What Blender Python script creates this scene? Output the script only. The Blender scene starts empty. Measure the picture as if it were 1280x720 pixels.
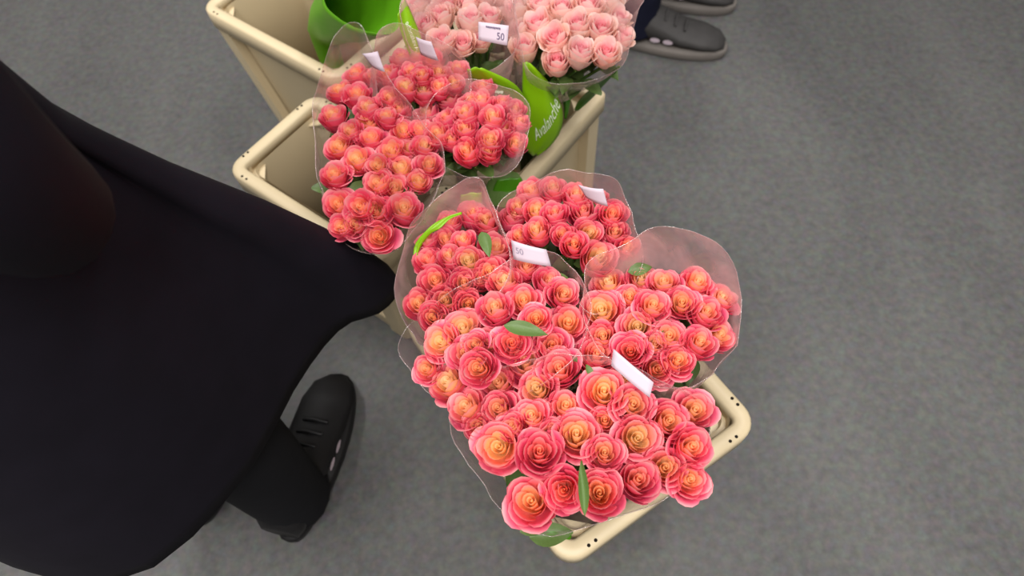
import bpy, bmesh, math, random
from mathutils import Vector, Matrix
from mathutils import noise as mnoise

random.seed(7)
scene = bpy.context.scene
COL = scene.collection

# ------------------------------------------------------------------ camera
FPX, CAMH, PITCH, ROLL = 850.0, 1.40, math.radians(60), math.radians(6)
_r0 = Vector((1, 0, 0)); FWD = Vector((0, math.cos(PITCH), -math.sin(PITCH)))
_u0 = Vector((0, math.sin(PITCH), math.cos(PITCH)))
RIGHT = math.cos(ROLL) * _r0 - math.sin(ROLL) * _u0
UP = math.cos(ROLL) * _u0 + math.sin(ROLL) * _r0
CAMP = Vector((0, 0, CAMH))
cd = bpy.data.cameras.new('camera'); cam = bpy.data.objects.new('camera', cd); COL.objects.link(cam)
cd.sensor_width = 36.0; cd.lens = 36.0 * FPX / 1280.0; cd.clip_start = 0.02
cd.dof.use_dof = True; cd.dof.focus_distance = 0.84; cd.dof.aperture_fstop = 4.0
M3 = Matrix((RIGHT, UP, -FWD)).transposed()
cam.matrix_world = Matrix.Translation(CAMP) @ M3.to_4x4()
scene.camera = cam

# ------------------------------------------------------------------ world, lights, exposure
w = bpy.data.worlds.new('hall_light'); scene.world = w; w.use_nodes = True
bg = w.node_tree.nodes['Background']; bg.inputs[0].default_value = (1.0, 0.98, 0.95, 1); bg.inputs[1].default_value = 0.5
def area(name, loc, rot, sx, sy, power, colr):
    l = bpy.data.lights.new(name, 'AREA'); l.shape = 'RECTANGLE'; l.size = sx; l.size_y = sy
    l.energy = power; l.color = colr
    o = bpy.data.objects.new(name, l); COL.objects.link(o); o.location = loc; o.rotation_euler = rot
    return o
for x, y, pw in [(-1.5, -1.2, 85), (0.5, -1.5, 85), (-1.8, 1.8, 60), (1.6, 1.6, 40)]:
    area('ceiling_lamp', (x, y, 4.2), (0, 0, 0), 0.5, 2.0, pw, (1.0, 0.97, 0.93))
scene.view_settings.view_transform = 'Standard'
scene.view_settings.look = 'None'
scene.view_settings.gamma = 1.0
scene.view_settings.use_curve_mapping = False
scene.view_settings.exposure = 0.48

# ------------------------------------------------------------------ helpers
def un(px, py, z):
    d = FWD + (px - 640) / FPX * RIGHT - (py - 360) / FPX * UP
    return CAMP + d * ((z - CAMH) / d.z)
def depth(P): return (P - CAMP).dot(FWD)

def lin(c):
    return tuple((v / 255 / 12.92 if v / 255 <= 0.04045 else ((v / 255 + 0.055) / 1.055) ** 2.4) for v in c) + (1.0,)

def new_mat(name):
    m = bpy.data.materials.new(name); m.use_nodes = True
    nt = m.node_tree; nt.nodes.clear()
    out = nt.nodes.new('ShaderNodeOutputMaterial')
    return m, nt, out
def link(nt, a, b): nt.links.new(a, b)
def simple(name, col, rough=0.5, spec=0.4, noise=0.0, nscale=20.0, bump=0.0):
    m, nt, out = new_mat(name)
    p = nt.nodes.new('ShaderNodeBsdfPrincipled')
    p.inputs['Roughness'].default_value = rough; p.inputs['Specular IOR Level'].default_value = spec
    link(nt, p.outputs[0], out.inputs[0])
    tc = nt.nodes.new('ShaderNodeTexCoord')
    n = nt.nodes.new('ShaderNodeTexNoise'); n.inputs['Scale'].default_value = nscale; n.inputs['Detail'].default_value = 5
    link(nt, tc.outputs['Object'], n.inputs['Vector'])
    r = nt.nodes.new('ShaderNodeMapRange'); r.inputs['To Min'].default_value = 1 - noise; r.inputs['To Max'].default_value = 1 + noise
    link(nt, n.outputs['Fac'], r.inputs['Value'])
    mx = nt.nodes.new('ShaderNodeVectorMath'); mx.operation = 'SCALE'
    mx.inputs[0].default_value = lin(col)[:3]
    link(nt, r.outputs[0], mx.inputs['Scale']); link(nt, mx.outputs[0], p.inputs['Base Color'])
    if bump:
        b = nt.nodes.new('ShaderNodeBump'); b.inputs['Strength'].default_value = bump; b.inputs['Distance'].default_value = 0.004
        link(nt, n.outputs['Fac'], b.inputs['Height']); link(nt, b.outputs[0], p.inputs['Normal'])
    return m

def petal_mat(name, stops, rim):
    m, nt, out = new_mat(name)
    at = nt.nodes.new('ShaderNodeAttribute'); at.attribute_name = 'tone'
    oi = nt.nodes.new('ShaderNodeObjectInfo')
    sep = nt.nodes.new('ShaderNodeSeparateColor'); link(nt, at.outputs['Color'], sep.inputs[0])
    so = nt.nodes.new('ShaderNodeSeparateColor'); link(nt, oi.outputs['Color'], so.inputs[0])
    sub = nt.nodes.new('ShaderNodeMath'); sub.operation = 'SUBTRACT'; link(nt, so.outputs[0], sub.inputs[0]); sub.inputs[1].default_value = 0.5
    add = nt.nodes.new('ShaderNodeMath'); add.operation = 'ADD'; link(nt, sep.outputs[0], add.inputs[0]); link(nt, sub.outputs[0], add.inputs[1])
    ramp = nt.nodes.new('ShaderNodeValToRGB'); e = ramp.color_ramp.elements
    e[0].position, e[0].color = stops[0][0], lin(stops[0][1]); e[1].position, e[1].color = stops[-1][0], lin(stops[-1][1])
    for pos, c in stops[1:-1]:
        k = e.new(pos); k.color = lin(c)
    link(nt, add.outputs[0], ramp.inputs[0])
    mix = nt.nodes.new('ShaderNodeMix'); mix.data_type = 'RGBA'
    link(nt, sep.outputs[1], mix.inputs['Factor']); link(nt, ramp.outputs[0], mix.inputs['A']); mix.inputs['B'].default_value = lin(rim)
    hsv = nt.nodes.new('ShaderNodeHueSaturation'); link(nt, mix.outputs['Result'], hsv.inputs['Color']); link(nt, so.outputs[1], hsv.inputs['Value'])
    p = nt.nodes.new('ShaderNodeBsdfPrincipled'); link(nt, hsv.outputs[0], p.inputs['Base Color'])
    p.inputs['Roughness'].default_value = 0.55; p.inputs['Specular IOR Level'].default_value = 0.25
    tr = nt.nodes.new('ShaderNodeBsdfTranslucent'); link(nt, hsv.outputs[0], tr.inputs['Color'])
    ms = nt.nodes.new('ShaderNodeMixShader'); ms.inputs[0].default_value = 0.30
    link(nt, p.outputs[0], ms.inputs[1]); link(nt, tr.outputs[0], ms.inputs[2]); link(nt, ms.outputs[0], out.inputs[0])
    return m

def film_mat(name, haze, tint, gloss_col=(1, 1, 1, 1)):
    """thin clear plastic: see-through, milky haze, fresnel gloss, crinkled"""
    m, nt, out = new_mat(name)
    tc = nt.nodes.new('ShaderNodeTexCoord')
    n = nt.nodes.new('ShaderNodeTexNoise'); n.inputs['Scale'].default_value = 14; n.inputs['Detail'].default_value = 4; n.inputs['Distortion'].default_value = 1.2
    link(nt, tc.outputs['Object'], n.inputs['Vector'])
    b = nt.nodes.new('ShaderNodeBump'); b.inputs['Strength'].default_value = 0.6; b.inputs['Distance'].default_value = 0.01
    link(nt, n.outputs['Fac'], b.inputs['Height'])
    t = nt.nodes.new('ShaderNodeBsdfTransparent'); t.inputs[0].default_value = (1.0, 0.99, 0.99, 1)
    d = nt.nodes.new('ShaderNodeBsdfDiffuse'); d.inputs[0].default_value = lin(tint)
    tl = nt.nodes.new('ShaderNodeBsdfTranslucent'); tl.inputs[0].default_value = lin(tint)
    dt = nt.nodes.new('ShaderNodeMixShader'); dt.inputs[0].default_value = 0.5
    link(nt, d.outputs[0], dt.inputs[1]); link(nt, tl.outputs[0], dt.inputs[2])
    lw = nt.nodes.new('ShaderNodeLayerWeight'); lw.inputs[0].default_value = 0.35
    hz = nt.nodes.new('ShaderNodeMapRange'); link(nt, lw.outputs['Facing'], hz.inputs['Value'])
    hz.inputs['To Min'].default_value = haze * 0.55; hz.inputs['To Max'].default_value = min(1, haze * 2.6)
    ns = nt.nodes.new('ShaderNodeTexNoise'); ns.inputs['Scale'].default_value = 7; ns.inputs['Detail'].default_value = 3; ns.inputs['Distortion'].default_value = 2.0
    link(nt, tc.outputs['Object'], ns.inputs['Vector'])
    nr = nt.nodes.new('ShaderNodeMapRange'); link(nt, ns.outputs['Fac'], nr.inputs['Value'])
    nr.inputs['From Min'].default_value = 0.35; nr.inputs['From Max'].default_value = 0.7; nr.inputs['To Min'].default_value = 0.45; nr.inputs['To Max'].default_value = 1.8
    hm = nt.nodes.new('ShaderNodeMath'); hm.operation = 'MULTIPLY'; link(nt, hz.outputs[0], hm.inputs[0]); link(nt, nr.outputs[0], hm.inputs[1])
    m1 = nt.nodes.new('ShaderNodeMixShader'); link(nt, hm.outputs[0], m1.inputs[0])
    link(nt, t.outputs[0], m1.inputs[1]); link(nt, dt.outputs[0], m1.inputs[2])
    g = nt.nodes.new('ShaderNodeBsdfGlossy'); g.inputs['Roughness'].default_value = 0.16; g.inputs[0].default_value = gloss_col
    link(nt, b.outputs[0], g.inputs['Normal'])
    fr = nt.nodes.new('ShaderNodeLayerWeight'); fr.inputs[0].default_value = 0.5; link(nt, b.outputs[0], fr.inputs['Normal'])
    fp = nt.nodes.new('ShaderNodeMath'); fp.operation = 'POWER'; fp.inputs[1].default_value = 4.0; link(nt, fr.outputs['Facing'], fp.inputs[0])
    fs = nt.nodes.new('ShaderNodeMath'); fs.operation = 'MULTIPLY_ADD'; fs.inputs[1].default_value = 0.45; fs.inputs[2].default_value = 0.06; link(nt, fp.outputs[0], fs.inputs[0])
    m2 = nt.nodes.new('ShaderNodeMixShader'); link(nt, fs.outputs[0], m2.inputs[0])
    link(nt, m1.outputs[0], m2.inputs[1]); link(nt, g.outputs[0], m2.inputs[2]); link(nt, m2.outputs[0], out.inputs[0])
    return m

def floor_mat():
    m, nt, out = new_mat('worn_grey_floor')
    p = nt.nodes.new('ShaderNodeBsdfPrincipled'); link(nt, p.outputs[0], out.inputs[0])
    tc = nt.nodes.new('ShaderNodeTexCoord')
    n1 = nt.nodes.new('ShaderNodeTexNoise'); n1.inputs['Scale'].default_value = 4.0; n1.inputs['Detail'].default_value = 6; n1.inputs['Distortion'].default_value = 0.6
    n2 = nt.nodes.new('ShaderNodeTexNoise'); n2.inputs['Scale'].default_value = 60.0; n2.inputs['Detail'].default_value = 4
    mp = nt.nodes.new('ShaderNodeMapping'); mp.inputs['Scale'].default_value = (1, 0.35, 1); mp.inputs['Rotation'].default_value = (0, 0, 0.5)
    link(nt, tc.outputs['Object'], mp.inputs[0]); link(nt, mp.outputs[0], n1.inputs['Vector']); link(nt, tc.outputs['Object'], n2.inputs['Vector'])
    r = nt.nodes.new('ShaderNodeValToRGB'); e = r.color_ramp.elements
    e[0].position, e[0].color = 0.3, lin((33, 31, 29)); e[1].position, e[1].color = 0.75, lin((60, 57, 53))
    link(nt, n1.outputs['Fac'], r.inputs[0])
    mx = nt.nodes.new('ShaderNodeMix'); mx.data_type = 'RGBA'; mx.inputs['Factor'].default_value = 0.12
    link(nt, r.outputs[0], mx.inputs['A']); link(nt, n2.outputs['Color'], mx.inputs['B'])
    hs = nt.nodes.new('ShaderNodeHueSaturation'); hs.inputs['Saturation'].default_value = 0.35; link(nt, mx.outputs['Result'], hs.inputs['Color'])
    link(nt, hs.outputs[0], p.inputs['Base Color'])
    rr = nt.nodes.new('ShaderNodeMapRange'); rr.inputs['To Min'].default_value = 0.38; rr.inputs['To Max'].default_value = 0.6
    link(nt, n1.outputs['Fac'], rr.inputs['Value']); link(nt, rr.outputs[0], p.inputs['Roughness'])
    p.inputs['Specular IOR Level'].default_value = 0.28
    return m

MAT = {
    'floor': floor_mat(),
    'coral': petal_mat('coral_petal', [(0.0, (255, 232, 172)), (0.18, (255, 200, 138)), (0.38, (255, 158, 136)), (0.6, (247, 108, 132)), (1.0, (240, 88, 130))], (255, 178, 180)),
    'pale': petal_mat('pale_pink_petal', [(0.0, (236, 116, 146)), (0.3, (246, 168, 178)), (0.6, (252, 206, 204)), (1.0, (250, 214, 196))], (255, 232, 226)),
    'wall': simple('grey_wall', (176, 176, 172), 0.8, 0.2, 0.04, 3),
    'leaf': simple('rose_leaf', (82, 106, 52), 0.45, 0.4, 0.25, 30),
    'stem': simple('rose_stem', (70, 100, 44), 0.5, 0.3, 0.2, 40),
    'calyx': simple('rose_calyx', (110, 140, 62), 0.5, 0.3, 0.2, 40),
    'film': film_mat('clear_film', 0.15, (240, 205, 205)),
    'hazy_film': film_mat('hazy_film', 0.33, (246, 200, 200)),
    'film_edge': film_mat('film_edge', 0.16, (250, 225, 225)),
    'green': simple('lime_print', (128, 178, 10), 0.35, 0.45, 0.10, 12),
    'dgreen': simple('green_print', (66, 124, 12), 0.4, 0.4, 0.12, 12),
    'mgreen': simple('mid_green_print', (92, 156, 20), 0.4, 0.4, 0.12, 12),
    'cream': simple('cream_plastic', (208, 190, 156), 0.42, 0.4, 0.05, 9, 0.03),
    'hole': simple('hole_dark', (34, 28, 24), 0.8, 0.1),
    'card': simple('white_card', (196, 180, 192), 0.6, 0.2, 0.02, 30),
    'ink': simple('grey_ink', (84, 70, 100), 0.7, 0.1),
    'faint_ink': simple('faint_ink', (142, 130, 148), 0.7, 0.1),
    'white_ink': simple('pale_print', (232, 244, 214), 0.6, 0.2),
    'coat': simple('dark_coat_cloth', (20, 17, 26), 0.75, 0.15, 0.3, 18, 0.2),
    'trouser': simple('navy_trouser_cloth', (24, 26, 44), 0.8, 0.15, 0.3, 26, 0.3),
    'dark_trouser': simple('black_trouser_cloth', (20, 20, 24), 0.8, 0.15, 0.2, 26, 0.2),
    'shoe': simple('dark_grey_shoe', (56, 54, 54), 0.6, 0.3, 0.2, 40, 0.2),
    'shoe_black': simple('black_shoe', (22, 21, 23), 0.5, 0.3, 0.2, 40, 0.1),
    'sole': simple('shoe_sole', (112, 106, 102), 0.7, 0.2, 0.1, 40),
    'skin': simple('skin', (214, 166, 140), 0.5, 0.35, 0.05, 12),
    'hair': simple('brown_hair', (50, 34, 26), 0.55, 0.4, 0.25, 90, 0.4),
    'eye': simple('eye_dark', (40, 30, 26), 0.2, 0.6),
    'eye_white': simple('eye_white', (232, 228, 224), 0.3, 0.5),
    'lip': simple('lip', (176, 96, 92), 0.5, 0.3),
}

def mesh_obj(name, verts, faces, mat, parent=None, smooth=True, mw=None):
    me = bpy.data.meshes.new(name); me.from_pydata([tuple(v) for v in verts], [], faces); me.update()
    if smooth: me.polygons.foreach_set('use_smooth', [True] * len(me.polygons))
    if mat: me.materials.append(MAT[mat])
    o = bpy.data.objects.new(name, me); COL.objects.link(o)
    if parent: o.parent = parent
    if mw is not None: o.matrix_basis = mw
    return o
def inst(name, me, parent, mat4):
    o = bpy.data.objects.new(name, me); COL.objects.link(o); o.parent = parent; o.matrix_basis = mat4
    return o
def empty(name, loc=(0, 0, 0), rz=0.0):
    o = bpy.data.objects.new(name, None); o.empty_display_size = 0.05
    COL.objects.link(o); o.location = loc; o.rotation_euler = (0, 0, rz); return o
def tag(o, label, cat, group=None):
    o['label'] = label; o['category'] = cat
    if group: o['group'] = group
    return o
def grid_faces(nu, nv, wrap=False):
    f = []
    for j in range(nv - 1):
        for i in range(nu if wrap else nu - 1):
            a = j * nu + i; b = j * nu + (i + 1) % nu
            f.append((a, b, b + nu, a + nu))
    return f
def solid(o, t, off=0.0):
    m = o.modifiers.new('thickness', 'SOLIDIFY'); m.thickness = t; m.offset = off; return o
def bevel(o, w_, seg=2):
    m = o.modifiers.new('bevel', 'BEVEL'); m.width = w_; m.segments = seg; m.limit_method = 'ANGLE'; return o
def crom(pts, n, closed=True):
    out = []; k = len(pts); seg = k if closed else k - 1
    for i in range(n if closed else n):
        t = i / n * seg if closed else i / (n - 1) * seg
        s = min(int(t), seg - 1); t -= s
        g = (lambda q: pts[q % k]) if closed else (lambda q: pts[max(0, min(k - 1, q))])
        p0, p1, p2, p3 = g(s - 1), g(s), g(s + 1), g(s + 2)
        out.append(0.5 * ((2 * p1) + (p2 - p0) * t + (2 * p0 - 5 * p1 + 4 * p2 - p3) * t * t + (3 * p1 - p0 - 3 * p2 + p3) * t ** 3))
    return out

# ------------------------------------------------------------------ floor
fl = mesh_obj('floor', [(-6, -4, 0), (6, -4, 0), (6, 8, 0), (-6, 8, 0), (-6, -4, -.1), (6, -4, -.1), (6, 8, -.1), (-6, 8, -.1)],
              [(0, 1, 2, 3), (7, 6, 5, 4), (0, 4, 5, 1), (1, 5, 6, 2), (2, 6, 7, 3), (3, 7, 4, 0)], 'floor', smooth=False)
fl['kind'] = 'structure'; fl['label'] = 'dark grey worn hall floor with dull sheen'

for nm, x0, x1, y0, y1 in (('wall_back', -6, 6, 8, 8.2), ('wall_front', -6, 6, -4.2, -4), ('wall_left', -6.2, -6, -4.2, 8.2), ('wall_right', 6, 6.2, -4.2, 8.2)):
    wo = mesh_obj(nm, [(x, y, z) for z in (-.1, 5) for x, y in ((x0, y0), (x1, y0), (x1, y1), (x0, y1))],
                  [(0, 1, 5, 4), (1, 2, 6, 5), (2, 3, 7, 6), (3, 0, 4, 7), (4, 5, 6, 7), (3, 2, 1, 0)], 'wall', smooth=False)
    wo['kind'] = 'structure'; wo['label'] = 'plain light grey wall of the flower hall'

# ------------------------------------------------------------------ crates
def rrect(a, b, r, n=6):
    pts = []
    for cx, cy, s in ((a - r, b - r, 0), (-a + r, b - r, 1), (-a + r, -b + r, 2), (a - r, -b + r, 3)):
        for i in range(n + 1):
            t = (s + i / n) * math.pi / 2
            pts.append(Vector((cx + r * math.cos(t), cy + r * math.sin(t), 0)))
    return pts
def ring_sweep(a, b, r, prof):
    V = []; n = None
    for off, z in prof:
        p = rrect(a - off, b - off, max(r - off, 0.004)); n = len(p)
        V += [Vector((q.x, q.y, z)) for q in p]
    F = grid_faces(n, len(prof), True)
    last = (len(prof) - 1) * n
    F += [(last + i, last + (i + 1) % n, (i + 1) % n, i) for i in range(n)]
    return V, F
def make_crate(center, rz, a, b, H, label, TP=0.82, rr=0.036, z_holes=True):
    c = empty('flower_crate', (center.x, center.y, 0), rz)
    tag(c, label, 'crate', 'cream plastic flower crates')
    V, F = ring_sweep(a, b, rr, [(0.004, H - .045), (0, H - .043), (0, H - .004), (0.004, H), (0.022, H), (0.026, H - .004), (0.029, H - .02), (0.012, H - .024), (0.010, H - .045)])
    V = [Vector(v) for v in V]
    mesh_obj('rim', V, F, 'cream', c)
    # inner body shell (tapers to the foot)
    V = []; n = None
    for off, z, sc in ((0.026, H - .01, 1), (0.026, 0.03, TP), (0.034, 0.004, TP), (0.040, 0.010, TP), (0.034, H - .015, 1)):
        p = rrect((a * sc - off), (b * sc - off), 0.02); n = len(p); V += [Vector((q.x, q.y, z)) for q in p]
    F = grid_faces(n, 5, True)
    F.append(tuple(range(3 * n, 4 * n)))
    mesh_obj('body', V, F, 'cream', c)
    def at(sx, sy, z, push=0.0):
        k = TP + (1 - TP) * min(1, max(0, (z / (H - .02))))
        return Vector((sx * (a * k - .026 + push), sy * (b * k - .026 + push), z))
    # corner posts and lower rail frame the recessed panels
    for sx in (-1, 1):
        for sy in (-1, 1):
            V = []
            for z in (0.006, H * 0.5, H - .043):
                p = at(sx, sy, z, 0.022)
                wdt = 0.055
                r = 0.022
                pts = [Vector((p.x - sx * wdt, p.y - sy * .022, z)), Vector((p.x - sx * wdt, p.y, z))]
                for i in range(5):
                    t = i / 4 * math.pi / 2
                    pts.append(Vector((p.x - sx * r + sx * r * math.sin(t), p.y - sy * r + sy * r * math.cos(t), z)))
                pts += [Vector((p.x, p.y - sy * wdt, z)), Vector((p.x - sx * .022, p.y - sy * wdt, z)), Vector((p.x - sx * .024, p.y - sy * .024, z))]
                V += pts
            o = mesh_obj('corner_post', V, grid_faces(10, 3, True), 'cream', c, smooth=False)
            g = 0.06
            q = Vector((sx * (a - .02), sy * (b - .02), H - .026))
            t3 = [q, q - Vector((sx * g, 0, 0)), q - Vector((0, sy * g, 0))]
            t3 += [v - Vector((0, 0, .004)) for v in t3]
            mesh_obj('corner_gusset', t3, [(0, 1, 2), (5, 4, 3), (0, 3, 4, 1), (1, 4, 5, 2), (2, 5, 3, 0)], 'cream', c, smooth=False)
            if z_holes:
                for (ox, oy) in ((0.044, 0.008), (0.056, 0.008), (0.008, 0.044), (0.008, 0.056)):
                    hx, hy = sx * (a - ox), sy * (b - oy)
                    V = [Vector((hx + .0026 * math.cos(i * math.pi / 4), hy + .0026 * math.sin(i * math.pi / 4), H + zz)) for zz in (-.001, .0006) for i in range(8)]
                    mesh_obj('rivet_hole', V, grid_faces(8, 2, True) + [tuple(range(8, 16))], 'hole', c, smooth=False)
    for ax, s in (('x', 1), ('x', -1), ('y', 1), ('y', -1)):
        for z0, z1, push in ((0.006, 0.05, .016),):
            V = []
            for z, pu in ((z0, push), (z1, push), (z1, -.004), (z0, -.004)):
                for e in (-1, 1):
                    if ax == 'x':
                        p = at(s, e, z, pu); p.y -= e * .05
                    else:
                        p = at(e, s, z, pu); p.x -= e * .05
                    V.append(p)
            mesh_obj('rail', V, [(0, 1, 3, 2), (2, 3, 5, 4), (4, 5, 7, 6), (6, 7, 1, 0), (0, 2, 4, 6), (1, 7, 5, 3)], 'cream', c, smooth=False)
    return c
CRZ = 0.40
# front crate from its bare rim corner and the left rim end
P0 = un(708, 712, CRZ); P1 = un(497, 393, CRZ)
u = (P1 - P0).normalized(); v = Vector((u.y, -u.x, 0)); L1, L2 = 0.475, 0.36
cA = P0 + u * L1 / 2 + v * L2 / 2
make_crate(cA, math.atan2(v.y, v.x), L2 / 2, L1 / 2, CRZ, 'cream plastic crate holding five coral rose bouquets, bare corner with small holes')
# back crate from its right corner and rim
R = un(760, 115, CRZ); S = un(690, 194, CRZ)
a_ = (R - S).normalized(); b_ = Vector((-a_.y, a_.x, 0)); K1, K2 = 0.31, 0.46
cB = R - a_ * K1 / 2 + b_ * K2 / 2
make_crate(cB, math.atan2(a_.y, a_.x), K1 / 2, K2 / 2, CRZ, 'cream plastic crate under the pale pink roses, recessed side panel showing', 0.99, 0.014, False)
Fc = R - a_ * K1
cC = Fc + b_ * 0.31 - a_ * 0.145
make_crate(cC, math.atan2(a_.y, a_.x), 0.125, 0.20, CRZ, 'cream plastic crate hidden under the three coral bouquets beside the dark coat')
cG = cB + b_ * 0.48 + a_ * 0.02
make_crate(cG, math.atan2(a_.y, a_.x), 0.15, 0.22, CRZ, 'cream plastic crate under the plain green sleeve')

# ------------------------------------------------------------------ rose meshes
def tone_attr(me, tones):
    at = me.color_attributes.new('tone', 'FLOAT_COLOR', 'POINT')
    for i, (t, r) in enumerate(tones): at.data[i].color = (t, r, 0, 1)
def sheet(P, T, name, mat, nu, nv):
    me = bpy.data.meshes.new(name); me.from_pydata([tuple(p) for p in P], [], grid_faces(nu, nv)); me.update()
    me.polygons.foreach_set('use_smooth', [True] * len(me.polygons)); me.materials.append(MAT[mat]); tone_attr(me, T)
    return me
def petal(rng, a0, Rr, H, span, curl, tone0, tone1, nu=7, nv=6, tip=0.03):
    P, T = [], []
    sk = rng.uniform(-.06, .06); ph = rng.uniform(0, 6); wob = rng.uniform(.010, .026); lean = rng.uniform(-.03, .03)
    for j in range(nv):
        v = j / (nv - 1)
        for i in range(nu):
            uu = -1 + 2 * i / (nu - 1)
            wdt = span * (0.42 + 0.58 * math.sin(math.pi * min(1, 0.16 + 0.50 * v)))
            hv = v * (1 - 0.22 * abs(uu) ** 2.6 * v) + tip * v * v * (1 - abs(uu)) ** 1.5
            r = Rr * (0.14 + 0.86 * (1 - max(0, 1 - hv) ** 2.2) ** 0.75)
            z = H * hv ** 0.92
            if hv > .6:
                k = (hv - .6) / .4
                r += curl * k * k * (0.75 + 0.35 * abs(uu)); z -= curl * 0.62 * k ** 2.4 * (1 + .25 * abs(uu))
            r += uu * 0.035 * Rr / .4 + wob * math.sin(3.1 * uu + ph) * v
            z += wob * math.cos(2.3 * uu + ph) * v + lean * uu * v
            an = a0 + uu * wdt + sk * v
            P.append((r * math.cos(an), r * math.sin(an), z))
            rim = max(0, (hv - .80) / .2) ** 1.5 * 0.75 + 0.25 * max(0, abs(uu) - .8) / .2 * v
            T.append((tone0 + (tone1 - tone0) * v, min(1, rim)))
    return P, T
def rose_kind(seed, openness, mat):
    rng = random.Random(seed); o = openness
    # heart : tight spiral plus small inner petals
    P, T, F = [], [], []
    nu, nv = 26, 4
    turns = 2.2; a0 = rng.uniform(0, 6)
    Hh = 0.88 - .20 * o
    rm = .10 + .05 * o
    for j in range(nv):
        vv = j / (nv - 1)
        for i in range(nu):
            t = i / (nu - 1)
            r = (0.012 + rm * t) * (0.70 + 0.30 * vv) + .008 * math.sin(5 * t * turns)
            an = a0 + t * turns * 2 * math.pi
            P.append((r * math.cos(an), r * math.sin(an), Hh * (0.35 + 0.65 * vv) * (1 - 0.05 * t) - .06 * (1 - t) * vv * o + .012 * math.sin(9 * t) * vv))
            T.append((0.02 + 0.22 * t + .15 * (1 - vv), 0.35 if j == nv - 1 else 0))
    F += grid_faces(nu, nv)
    na = 4
    for k in range(na):
        pp, tt = petal(rng, a0 + k * 2 * math.pi / na + rng.uniform(-.2, .2), .165 + .055 * o, Hh, 1.0, .010 + .015 * o, 0.18, 0.34, 7, 5)
        b = len(P); P += pp; T += tt; F += [tuple(b + q for q in f) for f in grid_faces(7, 5)]
    he = bpy.data.meshes.new('rose_heart'); he.from_pydata(P, [], F); he.update()
    he.polygons.foreach_set('use_smooth', [True] * len(he.polygons)); he.materials.append(MAT[mat]); tone_attr(he, T)
    pet = []
    for ring, (n, Rr, H, span, curl, t0, t1) in enumerate([
            (4, .245 + .055 * o, .90 - .20 * o, 1.0, .015 + .025 * o, .40, .60),
            (4, .325 + .055 * o, .86 - .22 * o, .98, .025 + .035 * o, .58, .88),
            (5, .39 + .06 * o, .78 - .28 * o, .84, .04 + .055 * o, .75, 1.0)]):
        off = rng.uniform(0, 6)
        for k in range(n):
            pp, tt = petal(rng, off + k * 2 * math.pi / n + rng.uniform(-.2, .2), Rr * rng.uniform(.93, 1.07), H * rng.uniform(.90, 1.08), span * rng.uniform(.9, 1.12),
                           curl * rng.uniform(.5, 1.9), t0, t1, 7, 6, tip=rng.uniform(.0, .12))
            pet.append(sheet(pp, tt, 'petal', mat, 7, 6))
    return he, pet
KINDS = {
    'open': [rose_kind(100 + i, 1.0 - .18 * i, 'coral') for i in range(4)],
    'semi': [rose_kind(200 + i, 0.42 - .14 * i, 'coral') for i in range(4)],
    'bud': [rose_kind(300 + i, 0.26 - .10 * i, 'pale') for i in range(3)],
}
def calyx_mesh():
    V, F = [], []
    n = 10
    prof = [(0.02, -.10), (.07, -.07), (.085, -.02), (.12, .04)]
    for r, z in prof: V += [(r * math.cos(i * 2 * math.pi / n), r * math.sin(i * 2 * math.pi / n), z) for i in range(n)]
    F += grid_faces(n, 4, True)
    for k in range(5):
        an = k * 2 * math.pi / 5; b = len(V)
        for t in range(4):
            rr = .10 + .16 * t / 3; zz = .02 + .04 * t - .05 * (t / 3) ** 2; wd = .06 * (1 - t / 3.2)
            for s in (-1, 1):
                V.append((rr * math.cos(an) - s * wd * math.sin(an), rr * math.sin(an) + s * wd * math.cos(an), zz))
        F += [(b + 2 * t, b + 2 * t + 1, b + 2 * t + 3, b + 2 * t + 2) for t in range(3)]
    me = bpy.data.meshes.new('calyx'); me.from_pydata(V, [], F); me.update(); me.polygons.foreach_set('use_smooth', [True] * len(F)); me.materials.append(MAT['calyx'])
    return me
CALYX = calyx_mesh()
def stem_mesh():
    V = [(.5 * math.cos(i * math.pi / 3), .5 * math.sin(i * math.pi / 3), z) for z in (0, .5, 1) for i in range(6)]
    me = bpy.data.meshes.new('stem'); me.from_pydata(V, [], grid_faces(6, 3, True) + [tuple(range(6))[::-1], tuple(range(12, 18))]); me.update()
    me.polygons.foreach_set('use_smooth', [True] * len(me.polygons)); me.materials.append(MAT['stem']); return me
STEM = stem_mesh()
def leaf_mesh(seed):
    rng = random.Random(seed); V = []; nv = 8; k = rng.uniform(-.15, .15)
    for j in range(nv):
        t = j / (nv - 1)
        wd = .30 * math.sin(math.pi * (t ** .8) * .97 + .03) ** .9 + (.012 if j == 0 else 0)
        for uu in (-1, -.5, 0, .5, 1):
            V.append((uu * wd, t, .10 * abs(uu) * wd / .3 - .12 * t * t + k * uu * t * .4 + .012 * math.sin(9 * t + 3 * uu)))
    me = bpy.data.meshes.new('leaf'); me.from_pydata(V, [], grid_faces(5, nv)); me.update()
    me.polygons.foreach_set('use_smooth', [True] * len(me.polygons)); me.materials.append(MAT['leaf']); return me
LEAVES = [leaf_mesh(i) for i in range(3)]
def frame_z(axis, spin=0.0):
    z = axis.normalized(); x = z.orthogonal().normalized(); y = z.cross(x)
    return Matrix((x, y, z)).transposed().to_4x4() @ Matrix.Rotation(spin, 4, 'Z')
def frame_yz(yd, zd):
    y = yd.normalized(); x = y.cross(zd).normalized(); z = x.cross(y)
    return Matrix((x, y, z)).transposed().to_4x4()

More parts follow.
